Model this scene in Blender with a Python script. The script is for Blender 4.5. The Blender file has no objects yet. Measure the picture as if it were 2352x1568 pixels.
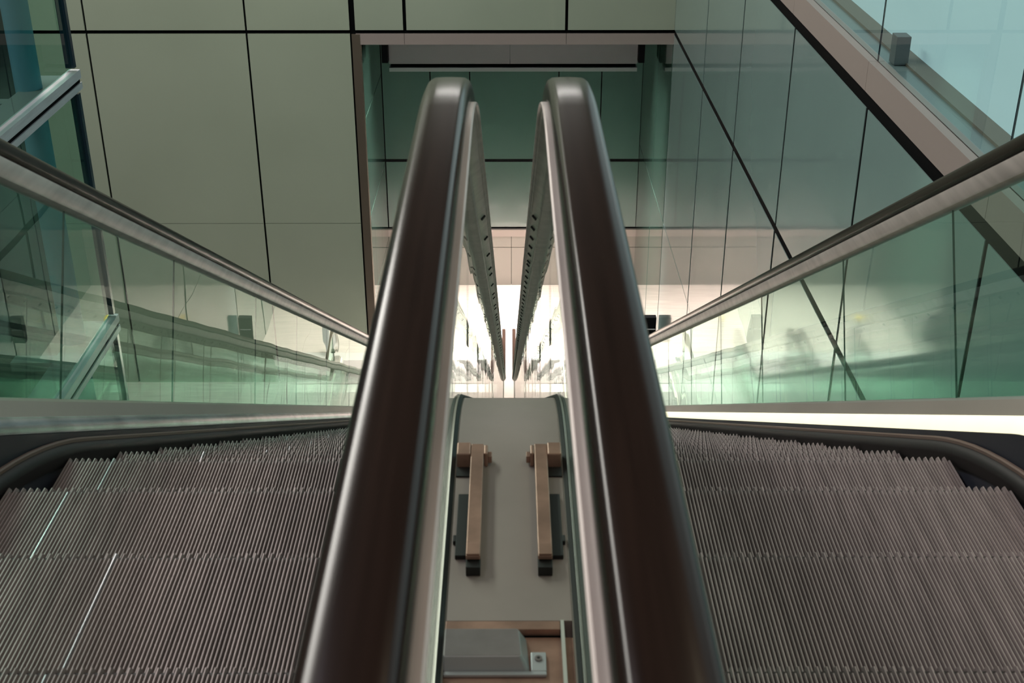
import bpy, math, random
from mathutils import Vector
random.seed(7)
S = bpy.context.scene
COL = S.collection
T30 = math.tan(math.radians(30)); C30 = math.cos(math.radians(30)); S30 = 0.5
F_PX = 2870.0; PITCH = 26.87

# ------------------------------------------------------------------ materials
def mat(name, color, rough=0.5, metal=0.0, coat=0.0, noise=None, bump=None, spec=None, emit=None, estr=0.0, aniso=0.0):
    m = bpy.data.materials.new(name); m.use_nodes = True
    nt = m.node_tree; b = nt.nodes['Principled BSDF']
    b.inputs['Base Color'].default_value = (*color, 1)
    b.inputs['Roughness'].default_value = rough
    b.inputs['Metallic'].default_value = metal
    b.inputs['Coat Weight'].default_value = coat
    b.inputs['Coat Roughness'].default_value = 0.04
    if spec is not None: b.inputs['Specular IOR Level'].default_value = spec
    if aniso: b.inputs['Anisotropic'].default_value = aniso
    if emit:
        b.inputs['Emission Color'].default_value = (*emit, 1); b.inputs['Emission Strength'].default_value = estr
    if noise:
        amt, sc = noise[0], noise[1]
        tc = nt.nodes.new('ShaderNodeTexCoord'); mp = nt.nodes.new('ShaderNodeMapping')
        mp.inputs['Scale'].default_value = sc if isinstance(sc, tuple) else (sc, sc, sc)
        n = nt.nodes.new('ShaderNodeTexNoise'); n.inputs['Scale'].default_value = 1.0; n.inputs['Detail'].default_value = 4
        r = nt.nodes.new('ShaderNodeMapRange')
        r.inputs['From Min'].default_value = .3; r.inputs['From Max'].default_value = .7
        r.inputs['To Min'].default_value = 1 - amt; r.inputs['To Max'].default_value = 1 + amt
        mx = nt.nodes.new('ShaderNodeVectorMath'); mx.operation = 'SCALE'
        mx.inputs[0].default_value = color
        nt.links.new(tc.outputs['Object'], mp.inputs['Vector']); nt.links.new(mp.outputs[0], n.inputs['Vector'])
        nt.links.new(n.outputs['Fac'], r.inputs['Value']); nt.links.new(r.outputs[0], mx.inputs['Scale'])
        nt.links.new(mx.outputs[0], b.inputs['Base Color'])
        if bump: pass
    if bump:
        tc = nt.nodes.new('ShaderNodeTexCoord'); n = nt.nodes.new('ShaderNodeTexNoise')
        n.inputs['Scale'].default_value = bump[0]; n.inputs['Detail'].default_value = bump[2] if len(bump) > 2 else 1
        bp = nt.nodes.new('ShaderNodeBump'); bp.inputs['Strength'].default_value = 1.0; bp.inputs['Distance'].default_value = bump[1]
        nt.links.new(tc.outputs['Object'], n.inputs['Vector']); nt.links.new(n.outputs['Fac'], bp.inputs['Height'])
        nt.links.new(bp.outputs[0], b.inputs['Normal'])
        if coat: nt.links.new(bp.outputs[0], b.inputs['Coat Normal'])
    return m

def glass_mat(name, tint, ior=1.6, wave=0.0, wscale=1.2, rough=0.0, refl=(1, 1, 1)):
    m = bpy.data.materials.new(name); m.use_nodes = True
    nt = m.node_tree; nt.nodes.clear()
    out = nt.nodes.new('ShaderNodeOutputMaterial')
    tr = nt.nodes.new('ShaderNodeBsdfTransparent'); tr.inputs[0].default_value = (*tint, 1)
    gl = nt.nodes.new('ShaderNodeBsdfGlossy'); gl.inputs['Roughness'].default_value = rough; gl.inputs['Color'].default_value = (*refl, 1)
    fr = nt.nodes.new('ShaderNodeFresnel'); fr.inputs['IOR'].default_value = ior
    geo = nt.nodes.new('ShaderNodeNewGeometry')
    sub = nt.nodes.new('ShaderNodeMath'); sub.operation = 'SUBTRACT'; sub.inputs[0].default_value = 1
    mul = nt.nodes.new('ShaderNodeMath'); mul.operation = 'MULTIPLY'
    mx = nt.nodes.new('ShaderNodeMixShader')
    L = nt.links.new
    L(geo.outputs['Backfacing'], sub.inputs[1]); L(fr.outputs[0], mul.inputs[0]); L(sub.outputs[0], mul.inputs[1])
    L(mul.outputs[0], mx.inputs[0]); L(tr.outputs[0], mx.inputs[1]); L(gl.outputs[0], mx.inputs[2]); L(mx.outputs[0], out.inputs[0])
    if wave:
        tc = nt.nodes.new('ShaderNodeTexCoord'); n = nt.nodes.new('ShaderNodeTexNoise')
        n.inputs['Scale'].default_value = wscale; n.inputs['Detail'].default_value = 1.0
        bp = nt.nodes.new('ShaderNodeBump'); bp.inputs['Strength'].default_value = 1; bp.inputs['Distance'].default_value = wave
        L(tc.outputs['Object'], n.inputs['Vector']); L(n.outputs['Fac'], bp.inputs['Height']); L(bp.outputs[0], gl.inputs['Normal'])
    return m

M = {}
M['rail'] = mat('handrail_rubber', (.019, .0115, .009), .20, coat=.0, spec=.20, noise=(.25, (60, 2, 60)))
M['steel'] = mat('brushed_steel', (.50, .455, .44), .32, .75, noise=(.12, (8, 3, 8)))
M['steel_d'] = mat('guide_rail_steel', (.56, .50, .47), .36, .35, noise=(.15, (30, 3, 30)))
M['polish'] = mat('polished_steel', (.78, .78, .85), .26, 1.0, noise=(.25, (5, 6, 5)), bump=(9, .0015))
M['black'] = mat('black_rubber', (.008, .007, .007), .6)
M['blackm'] = mat('black_gap', (.003, .0035, .004), .95, spec=.05)
M['deck'] = mat('grey_deck_metal', (.36, .285, .265), .45, .1, noise=(.07, 5), bump=(40, .0002, 3))
M['deckin'] = mat('inner_deck_metal', (.42, .375, .34), .36, .55, noise=(.06, (4, 1, 4)))
M['skirt'] = mat('dark_skirt_panel', (.016, .018, .028), .5, .0, spec=.3)
M['brush'] = mat('deflector_strip', (.15, .105, .085), .5, .2)
M['ridge'] = mat('step_aluminium', (.385, .325, .32), .55, .4, noise=(.22, (40, 4, 4)))
M['groove'] = mat('step_groove', (.030, .027, .026), .6, .2)
M['worn'] = mat('worn_bright_ridge', (.62, .62, .66), .35, .6)
M['copper'] = mat('copper_brown_metal', (.41, .235, .18), .4, .4, noise=(.25, 14))
M['cast'] = mat('grey_cast_cover', (.25, .21, .21), .4, .2, noise=(.08, 30))
M['castl'] = mat('pale_cast_rim', (.50, .50, .52), .4, .3)
M['white'] = mat('white_edge_strip', (.62, .60, .56), .4)
M['panel_g'] = mat('sage_green_glass_panel', (.35, .40, .31), .30, coat=.5, noise=(.05, .35))
M['panel_h'] = mat('header_green_glass_panel', (.34, .39, .305), .28, coat=.5, noise=(.05, .35))
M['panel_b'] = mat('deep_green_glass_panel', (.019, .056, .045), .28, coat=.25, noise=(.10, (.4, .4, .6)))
M['panel_r'] = mat('blue_green_glass_panel', (.23, .335, .325), .09, coat=.5, noise=(.05, .4), bump=(.5, .004))
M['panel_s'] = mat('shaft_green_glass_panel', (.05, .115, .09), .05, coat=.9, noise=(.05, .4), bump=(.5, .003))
M['pink'] = mat('taupe_painted_beam', (.33, .275, .255), .5, .1)
M['trimb'] = mat('bronze_edge_trim', (.13, .105, .08), .45, .4)
M['stone'] = mat('pale_speckled_stone', (.74, .64, .58), .28, noise=(.13, (1.2, 12, 3)), coat=.2)
M['stonew'] = mat('white_landing_stone', (.85, .80, .76), .25, noise=(.04, 3))
M['cream'] = mat('cream_wall_cladding', (.225, .205, .185), .5)
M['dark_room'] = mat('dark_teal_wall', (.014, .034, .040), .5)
M['blue'] = mat('blue_painted_column', (.16, .36, .52), .45)
M['grey'] = mat('grey_slab_edge', (.16, .17, .18), .5)
M['alu'] = mat('pale_aluminium_channel', (.55, .57, .60), .38, .3, noise=(.1, (3, 3, 40)))
M['ledge'] = mat('grey_ledge_stone', (.22, .25, .26), .3)
M['ledgeb'] = mat('tan_ledge_band', (.22, .17, .14), .5)
M['frost'] = mat('frosted_daylight_glazing', (.40, .50, .50), .25, emit=(.48, .68, .74), estr=.52, noise=(.06, .3))
M['lamp'] = mat('lit_strip_lamp', (.9, .88, .75), .3, emit=(1.0, .93, .60), estr=1.0, noise=(.1, (4, 9, 4)))
M['glass'] = glass_mat('balustrade_glass', (.80, .93, .88), 1.62, .0012, 1.5, refl=(.88, 1, .94))
M['glassin'] = glass_mat('inner_balustrade_glass', (.84, .93, .89), 1.55, .0012, 1.5)
M['glassw'] = glass_mat('partition_glass', (.68, .86, .80), 1.5, .0006, 1)
M['glassr'] = glass_mat('landing_glass', (.86, .93, .92), 1.45, .0006, 1)
M['gedge'] = mat('green_glass_edge', (.02, .075, .06), .15)
M['gedgeb'] = mat('navy_glass_edge', (.012, .03, .05), .2)
M['yellow'] = mat('yellow_plastic', (.85, .55, .03), .4)
M['red'] = mat('red_indicator', (.8, .06, .04), .4, emit=(1, .1, .08), estr=1.0)
M['lampw'] = mat('ceiling_lamp_diffuser', (.9, .9, .9), .5, emit=(1, .93, .86), estr=9)
M['ceil'] = mat('dark_brown_ceiling', (.035, .021, .015), .7)
M['asphalt'] = mat('grey_floor_tile', (.22, .22, .22), .4)

# ------------------------------------------------------------------ mesh helpers
class MB:
    def __init__(s): s.v = []; s.f = []; s.mi = []; s.mats = []
    def m(s, m):
        if m not in s.mats: s.mats.append(m)
        return s.mats.index(m)
    def box(s, x0, x1, y0, y1, z0, z1, m):
        b = len(s.v); i = s.m(m)
        s.v += [(x0,y0,z0),(x1,y0,z0),(x1,y1,z0),(x0,y1,z0),(x0,y0,z1),(x1,y0,z1),(x1,y1,z1),(x0,y1,z1)]
        for q in ((0,3,2,1),(4,5,6,7),(0,1,5,4),(1,2,6,5),(2,3,7,6),(3,0,4,7)):
            s.f.append(tuple(b+k for k in q)); s.mi.append(i)
    def poly(s, pts, m):
        b = len(s.v); s.v += [tuple(p) for p in pts]; s.f.append(tuple(range(b, b+len(pts)))); s.mi.append(s.m(m))
    def prism(s, pts, axis_vec, m, mside=None):
        """extrude polygon pts (3D) along vector"""
        b = len(s.v); n = len(pts); a = Vector(axis_vec)
        s.v += [tuple(p) for p in pts] + [tuple(Vector(p)+a) for p in pts]
        i = s.m(m); j = s.m(mside or m)
        s.f.append(tuple(b+k for k in reversed(range(n)))); s.mi.append(i)
        s.f.append(tuple(b+n+k for k in range(n))); s.mi.append(i)
        for k in range(n):
            l = (k+1) % n
            s.f.append((b+k, b+l, b+n+l, b+n+k)); s.mi.append(j)
    def sweep(s, path, sec, m, closed=True, caps=True, mats=None):
        """path: list of (y,z,ny,nz); sec: list of (x,n)"""
        b = len(s.v); n = len(sec); i = s.m(m)
        for (y, z, ny, nz) in path:
            for (x, o) in sec: s.v.append((x, y+ny*o, z+nz*o))
        K = n if closed else n-1
        for a in range(len(path)-1):
            for k in range(K):
                l = (k+1) % n
                s.f.append((b+a*n+k, b+a*n+l, b+(a+1)*n+l, b+(a+1)*n+k))
                s.mi.append(s.m(mats[k]) if mats else i)
        if caps and closed:
            s.f.append(tuple(b+k for k in range(n))); s.mi.append(i)
            e = b+(len(path)-1)*n
            s.f.append(tuple(e+k for k in reversed(range(n)))); s.mi.append(i)
    def cyl(s, c, r, h, m, n=24, axis='z', r2=None):
        b = len(s.v); i = s.m(m); r2 = r if r2 is None else r2
        for (hh, rr) in ((0, r), (h, r2)):
            for k in range(n):
                a = 2*math.pi*k/n; p, q = rr*math.cos(a), rr*math.sin(a)
                s.v.append({'z':(c[0]+p,c[1]+q,c[2]+hh),'x':(c[0]+hh,c[1]+p,c[2]+q),'y':(c[0]+p,c[1]+hh,c[2]+q)}[axis])
        for k in range(n):
            l = (k+1) % n; s.f.append((b+k,b+l,b+n+l,b+n+k)); s.mi.append(i)
        s.f.append(tuple(b+k for k in reversed(range(n)))); s.mi.append(i)
        s.f.append(tuple(b+n+k for k in range(n))); s.mi.append(i)
    def build(s, name, parent=None, smooth=0, bevel=0, recalc=True):
        me = bpy.data.meshes.new(name); me.from_pydata(s.v, [], s.f)
        for m in s.mats: me.materials.append(M[m])
        me.polygons.foreach_set('material_index', s.mi)
        if recalc:
            import bmesh
            bm = bmesh.new(); bm.from_mesh(me); bmesh.ops.recalc_face_normals(bm, faces=bm.faces); bm.to_mesh(me); bm.free()
        if smooth:
            me.shade_smooth()
            me.set_sharp_from_angle(angle=math.radians(smooth))
        me.update()
        o = bpy.data.objects.new(name, me); COL.objects.link(o)
        if parent: o.parent = parent
        if bevel:
            bv = o.modifiers.new('bevel', 'BEVEL'); bv.width = bevel; bv.segments = 2; bv.limit_method = 'ANGLE'
        return o

def tag(o, label=None, cat=None, group=None, kind=None):
    if label: o['label'] = label
    if cat: o['category'] = cat
    if group: o['group'] = group
    if kind: o['kind'] = kind
    return o
def empty(name, loc=(0,0,0)):
    o = bpy.data.objects.new(name, None); o.location = loc; o.empty_display_size = .2; COL.objects.link(o); return o
def struct(mb, name, **k): return tag(mb.build(name, **k), kind='structure')
def rebase(root, loc):
    """give a thing's root its base position while the parts keep theirs"""
    root.location = loc
    for ch in root.children: ch.location = ch.location - Vector(loc)

# ------------------------------------------------------------------ escalator paths (in the y-z plane)
def profile(c, zt, Rt, zb, Rb, y0, y1, inc_st=None, na=14):
    """flat zt, convex arc, incline z=c-T30*y, concave arc, flat zb. list of (y,z,ny,nz)"""
    k0 = (c - zt)/T30; s = k0 - Rt*math.tan(math.radians(15))
    k1 = (c - zb)/T30; e = k1 + Rb*math.tan(math.radians(15))
    P = [(y0, zt, 0, 1)]
    for i in range(na+1):
        a = math.radians(30*i/na); P.append((s+Rt*math.sin(a), zt-Rt+Rt*math.cos(a), math.sin(a), math.cos(a)))
    for L in (inc_st or []):
        P.append((L*C30 + c*S30*C30, c*C30*C30 - L*S30, S30, C30))
    for i in range(na+1):
        a = math.radians(30*(1-i/na)); P.append((e-Rb*math.sin(a), zb+Rb-Rb*math.cos(a), math.sin(a), math.cos(a)))
    P.append((y1, zb, 0, 1))
    return P
JOINTS = [3.83, 5.1, 6.76, 8.07] + [9.4+1.33*k for k in range(13)]      # distance along the incline
RC, DC = .835, .035                                                     # incline offsets of handrail top and deck
ZT, DZT, ZB, DZB = -.62, -1.42, -13.0, -13.8
FLOOR_B = -14.0
def P_rail(y0=-.35, y1=26.25): return profile(RC, ZT, 1.45, ZB, 1.7, y0, y1)
def P_deck(y0=-.75, y1=26.5): return profile(DC, DZT, 1.0, DZB, 1.2, y0, y1)
def P_step(y0, y1): return profile(-.146, -1.60, 2.7, -13.96, 2.0, y0, y1)
def step_z(y):
    c, zt, zb = -.146, -1.60, -13.96
    s = (c-zt)/T30-2.7*math.tan(math.radians(15)); e = s+2.7*.5
    e1 = (c-zb)/T30+2.0*math.tan(math.radians(15)); s1 = e1-1.0
    if y < s: return zt
    if y < e: return zt-2.7+math.sqrt(2.7**2-(y-s)**2)
    if y < s1: return c-T30*y
    if y < e1: return zb+2.0-math.sqrt(4-(e1-y)**2)
    return zb

def rail_loop():
    """handrail path with newel returns at both ends"""
    P = []; r = .30
    yt, yb = -.35, 26.25
    for i in range(15):
        a = math.pi*(1-i/14); P.append((yt - r*math.sin(a), ZT-r+r*math.cos(a), -math.sin(a), math.cos(a)))
    P += P_rail()[1:-1]
    for i in range(15):
        a = math.pi*i/14; P.append((yb + r*math.sin(a), ZB-r+r*math.cos(a), math.sin(a), math.cos(a)))
    return P

# step mesh (shared)
def step_mesh(name, shiny):
    mb = MB(); N = 112; w = .996; p = w/N
    x0 = -w/2
    # groove bed, riser bed
    mb.box(-w/2, w/2, -.405, -.012, -.030, -.010, 'groove')
    mb.box(-w/2, w/2, -.030, -.012, -.26, -.010, 'groove')
    for k in range(N):
        c = x0+(k+.5)*p; m = 'worn' if k in shiny else 'ridge'
        t, b = .0012, .0028
        ye = -.002 if k % 2 == 0 else -.020
        yb_ = ye-.007
        v = len(mb.v); i = mb.m(m)
        ys = -.402
        # tread ridge: trapezoid section, front end chamfered, riser cleat going down
        sec = lambda y, z, hw: [(c-hw, y, z), (c+hw, y, z)]
        mb.v += sec(ys,-.012,b)+sec(ys,0,t)+sec(yb_,0,t)+sec(ye,-.010,b)+sec(ye-.004,-.25,b)+sec(-.02,-.25,b)+sec(-.02,-.012,b)
        # 0,1 base back |2,3 top back |4,5 top front |6,7 nose |8,9 foot |10,11 |12,13
        F = [(2,3,5,4),(4,5,7,6),(6,7,9,8),(0,1,3,2),(0,2,4,12),(1,13,5,3),(4,6,12),(5,13,7),(6,8,10,12),(7,13,11,9)]
        for q in F: mb.f.append(tuple(v+z for z in q)); mb.mi.append(i)
    return mb

RAILSEC = [(x*1.06, n*1.65) for x, n in [(-.028,0),(-.014,.0006),(0,.0008),(.014,.0006),(.028,0),(.0345,-.0025),(.0385,-.008),(.0400,-.016),(.0392,-.024),(.034,-.029),(.026,-.029),(.026,-.022),(-.026,-.022),(-.026,-.029),(-.034,-.029),(-.0392,-.024),(-.0400,-.016),(-.0385,-.008),(-.0345,-.0025)]]
# guide: +x is the wide side that faces away from the steps, -x the flat side above the steps
GUIDESEC = [(-.025,-.037),(.025,-.037),(.025,-.048),(.050,-.048),(.053,-.050),(.053,-.055),(.048,-.056),(.046,-.062),(.042,-.063),(.040,-.070),(.020,-.094),(.017,-.096),(.014,-.106),(.005,-.110),(-.022,-.110),(-.034,-.104),(-.0365,-.098),(-.0365,-.053),(-.034,-.048),(-.025,-.048)]

def mirror(sec, sx): return [(x*sx, n) for x, n in sec]

def make_escalator(cx, sgn, label, lit, clip_pitch, shiny_list):
    """sgn: +1 when the central deck is on its +x side"""
    R = empty('escalator')
    tag(R, label, 'escalator', 'pair of escalators beside the central deck')
    rl, gl, dp = .632, .623, P_deck()
    LP = rail_loop(); GP = P_rail(-.35, 26.25)
    for side in (1, -1):
        inner = side == sgn
        xr = cx+side*rl; xg = cx+side*gl
        a = MB(); a.sweep(LP, [(xr+x, n) for x, n in RAILSEC], 'rail'); h = a.build('handrail', R, smooth=50)
        tag(h, 'dark brown rubber handrail')
        g = MB(); g.sweep(LP, [(xr+side*x, n) for x, n in GUIDESEC], 'steel_d'); gd = g.build('handrail_guide', R, smooth=30)
        for yc, zc_, sg in ((-.35, ZT-.30, -1), (26.25, ZB-.30, 1)):
            nd = MB(); nd.prism([(xg-.012, yc+sg*.205*math.sin(math.pi*q/16), zc_+.205*math.cos(math.pi*q/16)) for q in range(17)]+[(xg-.012, yc, DZT if sg < 0 else DZB), (xg-.012, yc, zc_)], (.024,0,0), 'castl')
            nd.v = nd.v; nd.build('newel_plate', R)
        # clips under the guide, on the side facing the central gap
        if inner:
            cl = MB(); cl.box(-.009, .009, -.012, .012, -.003, .003, 'black')
            first = None; L = 4.15
            face = side
            while L < 27.2 and True:
                if first is None:
                    o = cl.build('guide_clip', gd); first = o
                else:
                    o = first.copy(); COL.objects.link(o); o.parent = gd
                n = -.0815
                y = L*C30 + RC*S30*C30 + S30*n; z = RC*C30*C30 - L*S30 + C30*n
                o.location = (xr+face*.0325, y, z)
                o.rotation_mode = 'YXZ'; o.rotation_euler = (math.radians(-30), face*math.radians(-50), 0)
                L += clip_pitch*(1 if random.random() > .1 else .5)
        # glass panels
        top_n = -.104
        tops, bots, marks = [], [], []
        rp, dpp = P_rail(-.35, 26.25), P_deck(-.35, 26.25)
        tops_flat = [(-.35, ZT+top_n)] ; bots_flat = [(-.35, DZT-.004)]
        def off(q, n): return (q[0]+q[2]*n, q[1]+q[3]*n)
        pairs = []
        for yy in (-.35, .55): pairs.append(((yy, ZT+top_n), (yy, DZT-.004)))
        for i in range(15): pairs.append((off(rp[1+i], top_n), off(dpp[1+i], -.004)))
        cuts = {1: 'flat'}
        for L in JOINTS:
            t = (L*C30+RC*S30*C30+S30*top_n, RC*C30*C30-L*S30+C30*top_n)
            q = (L*C30+DC*S30*C30, DC*C30*C30-L*S30-.004)
            pairs.append((t, q)); cuts[len(pairs)-1] = 'inc'
        for i in range(15): pairs.append((off(rp[16+i], top_n), off(dpp[16+i], -.004)))
        pairs.append(((26.25, ZB+top_n), (26.25, DZB-.004)))
        ck = [0]+sorted(cuts)+[len(pairs)-1]
        # rounded newel end glass is folded in by the end pairs
        for a0, a1 in zip(ck[:-1], ck[1:]):
            g = .001
            seg = [(Vector((0,)+t), Vector((0,)+q)) for t, q in pairs[a0:a1+1]]
            dirr = (seg[1][1]-seg[0][1]).normalized(); seg[0] = (seg[0][0]+dirr*g, seg[0][1]+dirr*g)
            dirr = (seg[-1][1]-seg[-2][1]).normalized(); seg[-1] = (seg[-1][0]-dirr*g, seg[-1][1]-dirr*g)
            mb = MB(); n = len(seg); t2 = .003
            gm = 'glassin' if inner else 'glass'
            for xo in (-t2, t2):
                for (t, q) in seg: mb.v += [(xg+xo, t.y, t.z), (xg+xo, q.y, q.z)]
            ig, ie = mb.m(gm), mb.m('gedge')
            for k in range(n-1):
                for s_ in (0, 2*n):
                    mb.f.append((s_+2*k, s_+2*k+1, s_+2*k+3, s_+2*k+2)); mb.mi.append(ig)
                mb.f.append((2*k, 2*k+2, 2*n+2*k+2, 2*n+2*k)); mb.mi.append(ie)
                mb.f.append((2*k+1, 2*k+3, 2*n+2*k+3, 2*n+2*k+1)); mb.mi.append(ie)
            mb.f.append((0, 1, 2*n+1, 2*n)); mb.mi.append(ie)
            e = 2*n-2; mb.f.append((e, e+1, 2*n+e+1, 2*n+e)); mb.mi.append(ie)
            mb.build('glass_panel', R)
        # inner deck, trim, skirt, deflector
        def X(d): return cx+side*d           # d = distance from the escalator centre
        d = MB(); d.sweep(dp, [(X(.640),0),(X(.6285),0),(X(.6285),.006),(X(.590),-.004),(X(.552),-.048),(X(.552),-.060),(X(.640),-.060)], 'deckin')
        d.build('inner_deck', R, smooth=25)
        d = MB(); d.sweep(dp, [(X(.5515),-.047),(X(.542),-.048),(X(.532),-.054),(X(.524),-.066),(X(.520),-.080),(X(.520),-.092),(X(.5515),-.092)], 'lamp' if (lit and not inner) else 'polish')
        o = d.build('strip_light' if (lit and not inner) else 'polished_trim', R, smooth=40)
        if lit and not inner: tag(o, 'glowing yellow white light strip')
        d = MB()
        A = P_deck(-.1, 26.3); B = P_step(-.1, 26.3)
        # skirt: vertical wall from trim to below the steps
        pts_t = [(q[0]-q[2]*.093, q[1]-q[3]*.093) for q in A]
        ys = [p_[0] for p_ in pts_t]
        b = len(d.v); im = d.m('skirt')
        for (y, z) in pts_t:
            zz = min(step_z(y)-.30, z-.02)
            d.v += [(X(.5215), y, z), (X(.5025), y, zz), (X(.545), y, z), (X(.545), y, zz)]
        for k in range(len(pts_t)-1):
            q = b+4*k
            d.f += [(q, q+1, q+5, q+4), (q+2, q+6, q+7, q+3), (q, q+4, q+6, q+2)]; d.mi += [im]*3
        d.build('skirt_panel', R)
        SP = P_step(1.2, 25.6)
        d = MB(); d.sweep(SP, [(X(.5145),.048),(X(.5075),.048),(X(.504),.044),(X(.504),.036),(X(.5145),.032)], 'brush'); d.build('deflector_strip', R, smooth=40)
        d = MB(); d.sweep(SP, [(X(.5125),.035),(X(.505),.0355),(X(.494),.026),(X(.488),.012),(X(.492),.004),(X(.5085),-.03)], 'black'); d.build('deflector_brush', R, smooth=60)
    # outer cladding on the far side from the centre
    xo = cx-sgn*.68
    d = MB(); d.sweep(dp, [(xo,.0),(cx-sgn*.632,.0),(cx-sgn*.632,-.06),(xo,-.9)], 'deckin'); d.build('outer_cladding', R)
    # truss underside
    d = MB(); d.sweep([q for q in P_step(.4, 26)], [(cx-.50,-.32),(cx+.50,-.32),(cx+.50,-.95),(cx-.50,-.95)], 'skirt'); d.build('truss_casing', R)
    # steps
    protos = []
    for sh in shiny_list: protos.append(step_mesh('step', sh).build('step', R, recalc=True))
    k = 0; yn = 2.220-.8
    used = set()
    while yn < 25.4:
        pi = k % len(protos) if k < 12 else len(protos)-1
        o = protos[pi]
        if pi in used:
            o = o.copy(); COL.objects.link(o); o.parent = R
        used.add(pi)
        o.location = (cx, yn, step_z(yn)); yn += .4; k += 1
    # comb plate at top and bottom
    d = MB(); d.box(cx-.5, cx+.5, .2, 1.008, -1.66, -1.618, 'cast')
    for q in range(56): xx = cx-.49+q*.0178; d.box(xx-.002, xx+.002, 1.008, 1.06, -1.632, -1.616, 'cast')
    d.build('comb_plate', R)
    d = MB(); d.box(cx-.5, cx+.5, 25.45, 26.6, -14.0, -13.975, 'cast'); d.build('comb_plate', R)
    rebase(R, (cx, 1.0, -1.66))
    return R

make_escalator(-.75, 1, 'escalator with dark skirt and polished steel trim, left of the central deck', False, .5,
               [(43,), (43,), (44,), (17,), (14,), (30,)])
make_escalator(.75, -1, 'escalator with a glowing light strip along its skirt, right of the central deck', True, .25,
               [(), (), (), (), (), ()])

# ------------------------------------------------------------------ central deck and what sits on it
root = empty('central_deck'); tag(root, 'narrow grey metal deck curving down between the two inner handrails', 'deck cover')
d = MB(); d.sweep(P_deck(1.725, 26.4), [(-.1105,0),(.1105,0),(.1125,-.004),(.1125,-.06),(-.1125,-.06),(-.1125,-.004)], 'deck'); d.build('deck_panel', root, smooth=25)
for sx in (-1, 1):
    d = MB(); d.sweep(P_deck(-.6, 26.4), [(sx*.1128,-.05),(sx*.1128,.004),(sx*.1200,.010),(sx*.1200,-.05)], 'black'); d.build('glazing_gasket', root)
d = MB(); d.box(-.1105, .1105, -.6, 1.695, -1.48, -1.432, 'copper'); d.build('access_plate', root, bevel=.001)
d = MB(); d.box(-.1105, .088, 1.700, 1.722, -1.48, -1.418, 'copper'); d.box(-.1105, .0945, 1.6945, 1.7005, -1.48, -1.4315, 'blackm')
d.build('plate_edge_bar', root, bevel=.001)
d = MB(); d.prism([(.0890,1.722,-1.4300),(.0950,1.722,-1.4300),(.0990,-.6,-1.4300),(.0890,-.6,-1.4300)], (0,0,.014), 'white'); d.build('edge_strip', root)
rebase(root, (0, 1.7, -1.42))

# cast grey cover with a screw tab
root = empty('sensor_cover'); tag(root, 'grey cast cover with pale rim and screw tab, lying on the copper access plate', 'cover')
def ring(x0,x1,y0,y1,z,ch=0.0): return [(x0,y0,z),(x1,y0,z),(x1,y1,z),(x0,y1,z)]
d = MB()
z0 = -1.4318
base = [(-.1100,1.603,z0),(.0300,1.603,z0),(.0350,1.609,z0),(.0300,1.688,z0),(.0260,1.693,z0),(-.1100,1.693,z0)]
topr = [(-.1100,1.614,z0+.030),(.0170,1.614,z0+.030),(.0200,1.618,z0+.030),(.0160,1.679,z0+.030),(.0130,1.683,z0+.030),(-.1100,1.683,z0+.030)]
d.v += base+topr; i=d.m('cast')
d.f.append(tuple(range(6,12))); d.mi.append(i); d.f.append(tuple(reversed(range(6)))); d.mi.append(i)
j=d.m('castl')
for k in range(6):
    l=(k+1)%6; d.f.append((k,l,6+l,6+k)); d.mi.append(j)
d.build('cover_body', root, bevel=.002)
d = MB(); d.box(-.1100,.062,1.594,1.603,z0,z0+.007,'castl'); d.box(.036,.062,1.603,1.650,z0,z0+.007,'castl'); d.build('mounting_tab', root, bevel=.002)
d = MB(); d.cyl((.049,1.632,z0+.007),.0065,.003,'cast',16); d.cyl((.049,1.632,z0+.010),.003,.0006,'black',6); d.build('screw', root)
rebase(root, (0,1.65,z0))

# two copper hinge brackets on the deck
for sx, nm, hi in ((-1, 'left', 0), (1, 'right', 1)):
    root = empty('hinge_bracket')
    tag(root, 'copper coloured L-shaped bracket on the grey deck, beside the %s inner handrail' % nm, 'bracket', 'copper brackets on the central deck')
    zt = -1.42
    def bx(mb, xa, xb, ya, yb, za, zb, m):
        a_, b_ = sorted((sx*xa, sx*xb)); mb.box(a_, b_, ya, yb, za, zb, m)
    d = MB(); bx(d, .053, .080, 1.870, 2.262, zt+.022, zt+.032, 'copper'); d.build('arm', root, bevel=.002)
    d = MB(); bx(d, .080, .1095, 2.215, 2.262, zt+.0005, zt+.036, 'copper')
    d.build('pivot_block', root, bevel=.003)
    d = MB(); bx(d, .044, .053, 2.220, 2.255, zt+.0005, zt+.034, 'copper'); d.build('pivot_flange', root, bevel=.003)
    d = MB(); bx(d, .036, .044, 2.226, 2.246, zt+.006, zt+.022, 'copper'); d.build('pivot_pin', root, bevel=.001)
    d = MB(); bx(d, .080, .1095, 2.180, 2.214, zt+.0005, zt+.004, 'black'); d.build('pivot_slot', root)
    d = MB(); bx(d, .0805, .1015, 1.900, 2.105, zt+.0005, zt+.010, 'black'); bx(d, .1015, .107, 1.945, 1.965, zt+.0005, zt+.010, 'black')
    bx(d, .053, .0795, 1.850, 1.900, zt+.0005, zt+.0205, 'black'); d.build('slot_cover', root, bevel=.001)
    d = MB(); bx(d, .054, .079, 1.870, 1.905, zt+.0325, zt+.036, 'copper'); d.build('end_cap', root, bevel=.001)
    rebase(root, (sx*.07, 2.05, zt))

# ------------------------------------------------------------------ setting
D = 25.6
def panels_y(mb, y, xs, zs, m, th=.03, gx=.03, gz=.02, gthick=None):
    for i in range(len(xs)-1):
        for j in range(len(zs)-1):
            a = xs[i]+gx/2; b = xs[i+1]-gx/2
            mb.box(a, b, y-th, y, zs[j]+gz/2, zs[j+1]-gz/2, m)
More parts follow.
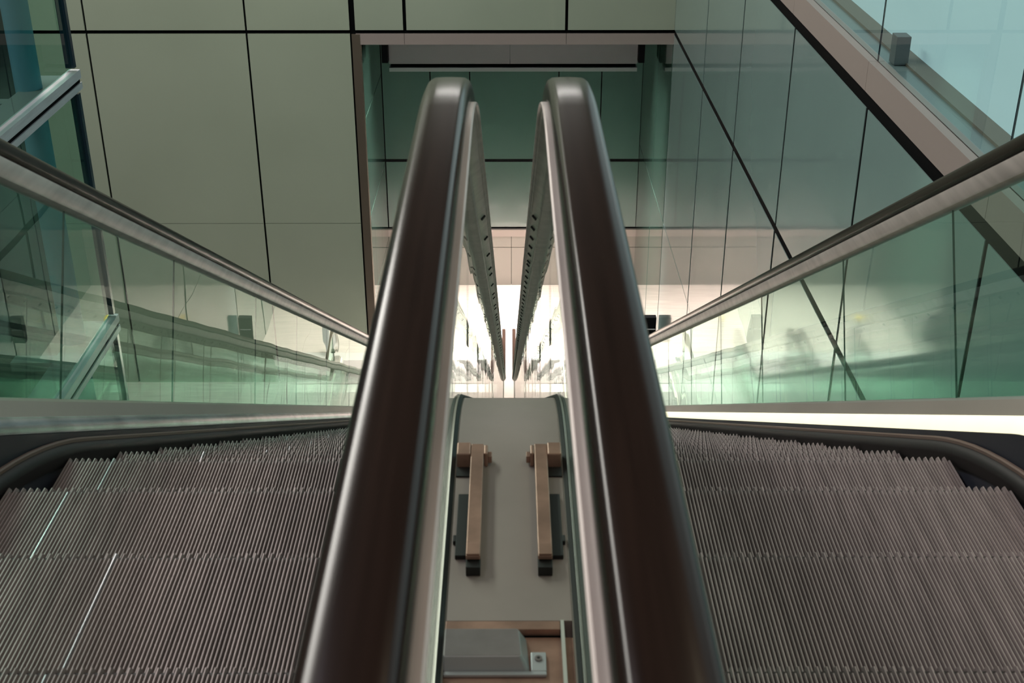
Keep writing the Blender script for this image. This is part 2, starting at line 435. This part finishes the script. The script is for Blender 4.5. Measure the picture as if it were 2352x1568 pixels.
# far wall left of the opening
d = MB(); d.box(-13, -3.20, D, D+.15, FLOOR_B, 5, 'blackm')
for zs in ((FLOOR_B, -10.055), (-10.045, -5.92), (-5.845, 0), (0.05, 5)):
    for a, b in ((-13, -11.9), (-11.86, -8.62), (-8.58, -5.36), (-5.32, -3.235)):
        d.box(a, b, D-.04, D, zs[0], zs[1], 'panel_g')
struct(d, 'wall_left')
d = MB(); d.box(-3.20, -3.03, D-.05, D+.15, FLOOR_B, -5.93, 'trimb'); struct(d, 'trim_1')
# header over the opening
d = MB(); d.box(-3.20, 3.39, D, D+.15, -6.13, 5, 'blackm')
for a, b in ((-3.12, -2.145), (-2.075, 1.15), (1.21, 3.38)):
    d.box(a, b, D-.04, D, -5.845, 5, 'panel_h')
struct(d, 'wall_header')
d = MB(); d.box(-3.115, -2.13, D-.045, D+.2, -6.14, -5.92, 'pink'); d.box(-2.122, 1.176, D-.045, D+.2, -6.14, -5.92, 'pink'); d.box(1.184, 3.385, D-.045, D+.2, -6.14, -5.92, 'pink'); struct(d, 'trim_2')
# shaft beyond the header
YB = 31.1
d = MB(); d.box(-3.36, -3.21, D+.16, YB, FLOOR_B, -6.2, 'blackm')
ys = [D+.16, 27.9, 29.4, YB-.02]
for i in range(3):
    for zs in ((FLOOR_B, -12.6), (-12.58, -10.5), (-10.47, -8.2), (-8.18, -6.15)):
        d.box(-3.21, -3.20, ys[i]+.008, ys[i+1]-.008, zs[0], zs[1], 'panel_s')
struct(d, 'wall_shaft')
d = MB(); d.box(-3.36, 3.6, YB, YB+.15, FLOOR_B, -6.2, 'blackm')
xs = [-3.2, -1.98, -.98, 2.02-.75, 2.35, 3.39]
for i in range(5):
    a, b = xs[i]+.012, xs[i+1]-.012
    a += .004; b -= .004; d.box(a, b, YB-.008, YB, -10.44, -6.2, 'panel_b'); d.box(a, b, YB-.008, YB, -12.33, -10.52, 'panel_b')
struct(d, 'wall_back')
d = MB(); d.box(-3.2, 3.39, YB-.10, YB, -12.57, -12.38, 'pink'); struct(d, 'trim_3')
d = MB()
xs = [-3.2, -1.6, .07, 1.75, 3.39]
for i in range(4):
    for z0_, z1_ in ((-14.0, -12.90), (-12.885, -12.58)):
        d.box(xs[i]+.006, xs[i+1]-.006, YB-.07, YB-.001, z0_, z1_, 'cream')
struct(d, 'wall_plinth')
# suspended beam in front of the back wall
d = MB(); d.box(-2.83, .03, 29.4, 29.9, -7.52, -6.2, 'grey'); d.box(.04, 3.05, 29.4, 29.9, -7.52, -6.2, 'grey')
d.box(-2.80, 3.02, 29.45, 29.85, -7.61, -7.52, 'blackm'); d.box(-2.83, 3.05, 29.38, 29.9, -7.70, -7.61, 'ledge')
d.box(-2.98, -2.84, 29.2, 29.9, -7.45, -6.2, 'blackm'); d.box(3.06, 3.20, 29.2, 29.9, -7.45, -6.2, 'blackm')
struct(d, 'beam_ceiling')
d = MB(); d.box(-3.36, 3.55, D+.2, YB+.15, -6.2, -6.05, 'grey'); struct(d, 'ceiling')
# bottom floor
d = MB()
yj = [20.5, 22.5, 24.5, 27.05, 28.35, 29.7, YB]; xj = [-3.2, -2.1, -1.0, .1, 1.2, 2.3, 3.39]
d.box(-13, 3.5, 4, YB, FLOOR_B-.2, FLOOR_B-.012, 'asphalt')
for i in range(6):
    for j in range(6):
        d.box(xj[j]+.002, xj[j+1]-.002, yj[i]+.002, yj[i+1]-.002, FLOOR_B-.012, FLOOR_B, 'stone' if i > 2 else 'stonew')
d.box(-13, -3.2, 20, D, FLOOR_B-.012, FLOOR_B, 'stone')
struct(d, 'floor')
# right side wall (blue green glass)
W = 3.39
d = MB(); d.box(W, W+.12, 1.5, YB+.15, FLOOR_B, -3.20, 'blackm')
jy = [1.6+3.3*k for k in range(0, 10)]
jy = [1.6, 4.9, 8.2, 11.5, 14.8, 18.1, 21.4, 25.6, 28.0, YB-.01]
for i in range(len(jy)-1):
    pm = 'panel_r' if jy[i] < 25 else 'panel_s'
    a, b = jy[i]+.035, jy[i+1]-.035
    d.box(W-.008, W, a, b, -5.84, -3.37, pm)
    d.box(W-.008, W, a+.02, b+.0, -10.04, -5.945, pm)
    d.box(W-.008, W, a, b, FLOOR_B, -10.06, pm)
struct(d, 'wall_right')
d = MB()
for i in range(8):
    d.box(W-.05, W+.10, jy[i]+.003, jy[i+1]-.003, -3.20, -2.92, 'pink')
struct(d, 'trim_4')
# ledge and landing glass above the right wall
d = MB(); d.box(W+.10, 3.64, 1.5, D, -3.1, -2.925, 'ledge'); struct(d, 'floor_ledge')
d = MB(); d.box(3.64, 3.82, 1.5, D, -3.1, -2.90, 'ledgeb'); struct(d, 'trim_5')
d = MB(); d.box(3.82, 3.95, 1.5, D, -3.1, 5, 'frost')
struct(d, 'window_1')
root = empty('glass_balustrade'); tag(root, 'clear glass guard standing on the taupe beam above the right wall', 'balustrade')
for i in range(1, 7):
    d = MB(); d.box(W+.03, W+.042, jy[i]+.006, jy[i+1]-.006, -2.92, -1.45, 'glassr')
    for k, fc in enumerate(d.f):
        vs = [d.v[q] for q in fc]
        if max(v[0] for v in vs)-min(v[0] for v in vs) > .005: d.mi[k] = d.m('gedgeb')
    d.build('glass_panel', root)
rebase(root, (W+.036, 11.5, -2.92))
d = MB(); d.box(3.53, 3.66, 11.35, 11.52, -2.92, -2.66, 'grey')
tag(d.build('ledge_bracket', bevel=.005), 'square grey metal block on the ledge behind the landing glass', 'bracket')
# bulkhead above ledge inside the shaft side of the window kept open

# left glass partition
GX, GY = -3.99, 11.3
root = empty('glass_partition'); tag(root, 'blue green glass partition with pale aluminium channels, far left of the handrails', 'glass partition')
for z0_, z1_ in ((-2.93, 2.5), (-5.42, -3.17), (-9.5, -5.66)):
    d = MB(); d.box(GX-.006, GX+.006, 4.0, GY, z0_, z1_, 'glassw'); d.build('glass_pane', root)
    d = MB(); d.box(GX-.05, GX+.03, GY+.001, GY+.06, z0_, z1_, 'gedgeb'); d.build('edge_post', root)
for zc_ in (-3.05, -5.54):
    d = MB(); d.box(GX-.05, GX+.05, 3.0, GY+.09, zc_+.01, zc_+.09, 'alu'); d.box(GX-.04, GX+.04, 3.0, GY+.07, zc_-.025, zc_+.01, 'blackm')
    d.box(GX-.05, GX+.05, 3.0, GY+.09, zc_-.088, zc_-.028, 'alu')
    d.build('channel', root)
    d = MB(); d.box(GX-.30, GX-.051, 3.0, GY-.02, zc_-.06, zc_+.06, 'grey'); d.build('ledge', root)
    d = MB(); d.box(GX-.70, GX-.301, GY-.9, GY-.75, zc_-.04, zc_+.05, 'grey'); d.build('support_arm', root)
rebase(root, (GX, 8, -9.5))
d = MB(); d.cyl((-4.23, 10.85, -9.5), .115, 13, 'blue', 32); tag(d.build('round_column', smooth=40), 'blue round column behind the glass partition', 'column')
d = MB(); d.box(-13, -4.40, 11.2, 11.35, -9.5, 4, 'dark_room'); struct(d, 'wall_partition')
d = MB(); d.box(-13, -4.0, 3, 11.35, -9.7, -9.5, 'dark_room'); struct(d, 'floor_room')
# top landing floor
d = MB(); d.box(-3.6, -1.44, -1.2, 1.3, -1.80, -1.64, 'asphalt'); d.box(1.44, 3.3, -1.2, 1.3, -1.80, -1.64, 'asphalt'); d.box(-3.6, 3.3, -4.2, -1.2, -1.80, -1.64, 'asphalt')
struct(d, 'floor_landing')

# small dark boxes at the foot of the opening
for x0_, lb in ((-3.02, 'small black box on the bronze trim at the left side of the opening'), (3.08, 'small black box on the right shaft wall, low in the opening')):
    root = empty('control_box'); tag(root, lb, 'box', 'black boxes at the sides of the opening')
    d = MB(); d.box(x0_, x0_+.27, D-.10, D+.06, -12.95, -12.32, 'blackm'); d.build('box_body', root, bevel=.01)
    d = MB(); d.box(x0_+.02, x0_+.25, D-.108, D-.101, -12.62, -12.60, 'castl'); d.build('box_strip', root)
    rebase(root, (x0_+.13, D, -12.95))
# small things on the lower floor
for x, y, lb in ((-1.66, 27.0, 'slim white post with yellow cap on the bright lower floor, left of the escalators'), (1.66, 27.0, 'slim white post with yellow cap on the bright lower floor, right of the escalators')):
    root = empty('barrier_post'); tag(root, lb, 'post', 'yellow capped posts on the lower floor')
    d = MB(); d.box(x-.05, x+.05, y-.12, y+.12, FLOOR_B, FLOOR_B+.88, 'castl'); d.build('post_body', root, bevel=.02)
    d = MB(); d.box(x-.053, x+.053, y-.124, y+.124, FLOOR_B+.88, FLOOR_B+1.0, 'yellow'); d.build('post_cap', root, bevel=.02)
    rebase(root, (x, y, FLOOR_B))

# ------------------------------------------------------------------ lights
def area(name, loc, rot, sx, sy, power, color=(1,1,1), spread=180):
    l = bpy.data.lights.new(name, 'AREA'); l.shape = 'RECTANGLE'; l.size = sx; l.size_y = sy; l.energy = power; l.color = color
    l.spread = math.radians(spread)
    o = bpy.data.objects.new(name, l); o.location = loc; o.rotation_euler = rot; COL.objects.link(o); return o
d = MB(); d.box(-13, 9, -6, 31.2, 7.0, 7.2, 'ceil'); struct(d, 'ceiling_hall')
area('hall_ceiling_light', (-6.5, 15, 6.9), (0, math.radians(-12), 0), 3, 16, 3300, (1.0, .97, .90))
area('hall_ceiling_light', (6.5, 13, 6.9), (0, math.radians(12), 0), 2, 12, 1300, (1.0, .96, .90))
area('landing_ceiling_light', (0, -1.5, 2.4), (math.radians(12), 0, 0), 1.6, .5, 50, (1.0, .84, .76))
area('landing_ceiling_light', (-1.7, 2.8, 3.0), (0, 0, 0), 1.0, 3.0, 34, (.97, .88, 1.0))
area('landing_ceiling_light', (1.7, 2.8, 3.0), (0, 0, 0), 1.0, 3.0, 36, (1.0, .88, .62))
area('pendant_light', (0, 22, 2.0), (math.radians(105), 0, math.radians(180)), 3.2, .35, 60, (1.0, .95, .92))
area('shaft_light', (0, 27.3, -6.25), (0, 0, 0), 6.0, 2.4, 1700, (1.0, .90, .83), 58)
w = bpy.data.worlds.new('hall'); S.world = w; w.use_nodes = True
w.node_tree.nodes['Background'].inputs[0].default_value = (.62, .60, .56, 1); w.node_tree.nodes['Background'].inputs[1].default_value = .28

# ------------------------------------------------------------------ camera
cam = bpy.data.cameras.new('camera'); co = bpy.data.objects.new('camera', cam); COL.objects.link(co)
cam.sensor_width = 36; cam.sensor_fit = 'HORIZONTAL'; cam.lens = 36*F_PX/2352; cam.clip_start = .05; cam.clip_end = 200
co.rotation_euler = (math.radians(90-PITCH), 0, -8/F_PX)
cam.dof.use_dof = True; cam.dof.focus_distance = 9.0; cam.dof.aperture_fstop = 11
S.camera = co
vs = S.view_settings; S.display_settings.display_device = 'sRGB'
vs.view_transform = 'Standard'; vs.look = 'None'; vs.exposure = 0; vs.gamma = 1; vs.use_curve_mapping = False
c = S.cycles; c.max_bounces = 10; c.transparent_max_bounces = 24; c.glossy_bounces = 6; c.diffuse_bounces = 4; c.use_denoising = True
c.caustics_reflective = False; c.caustics_refractive = False; c.sample_clamp_indirect = 6
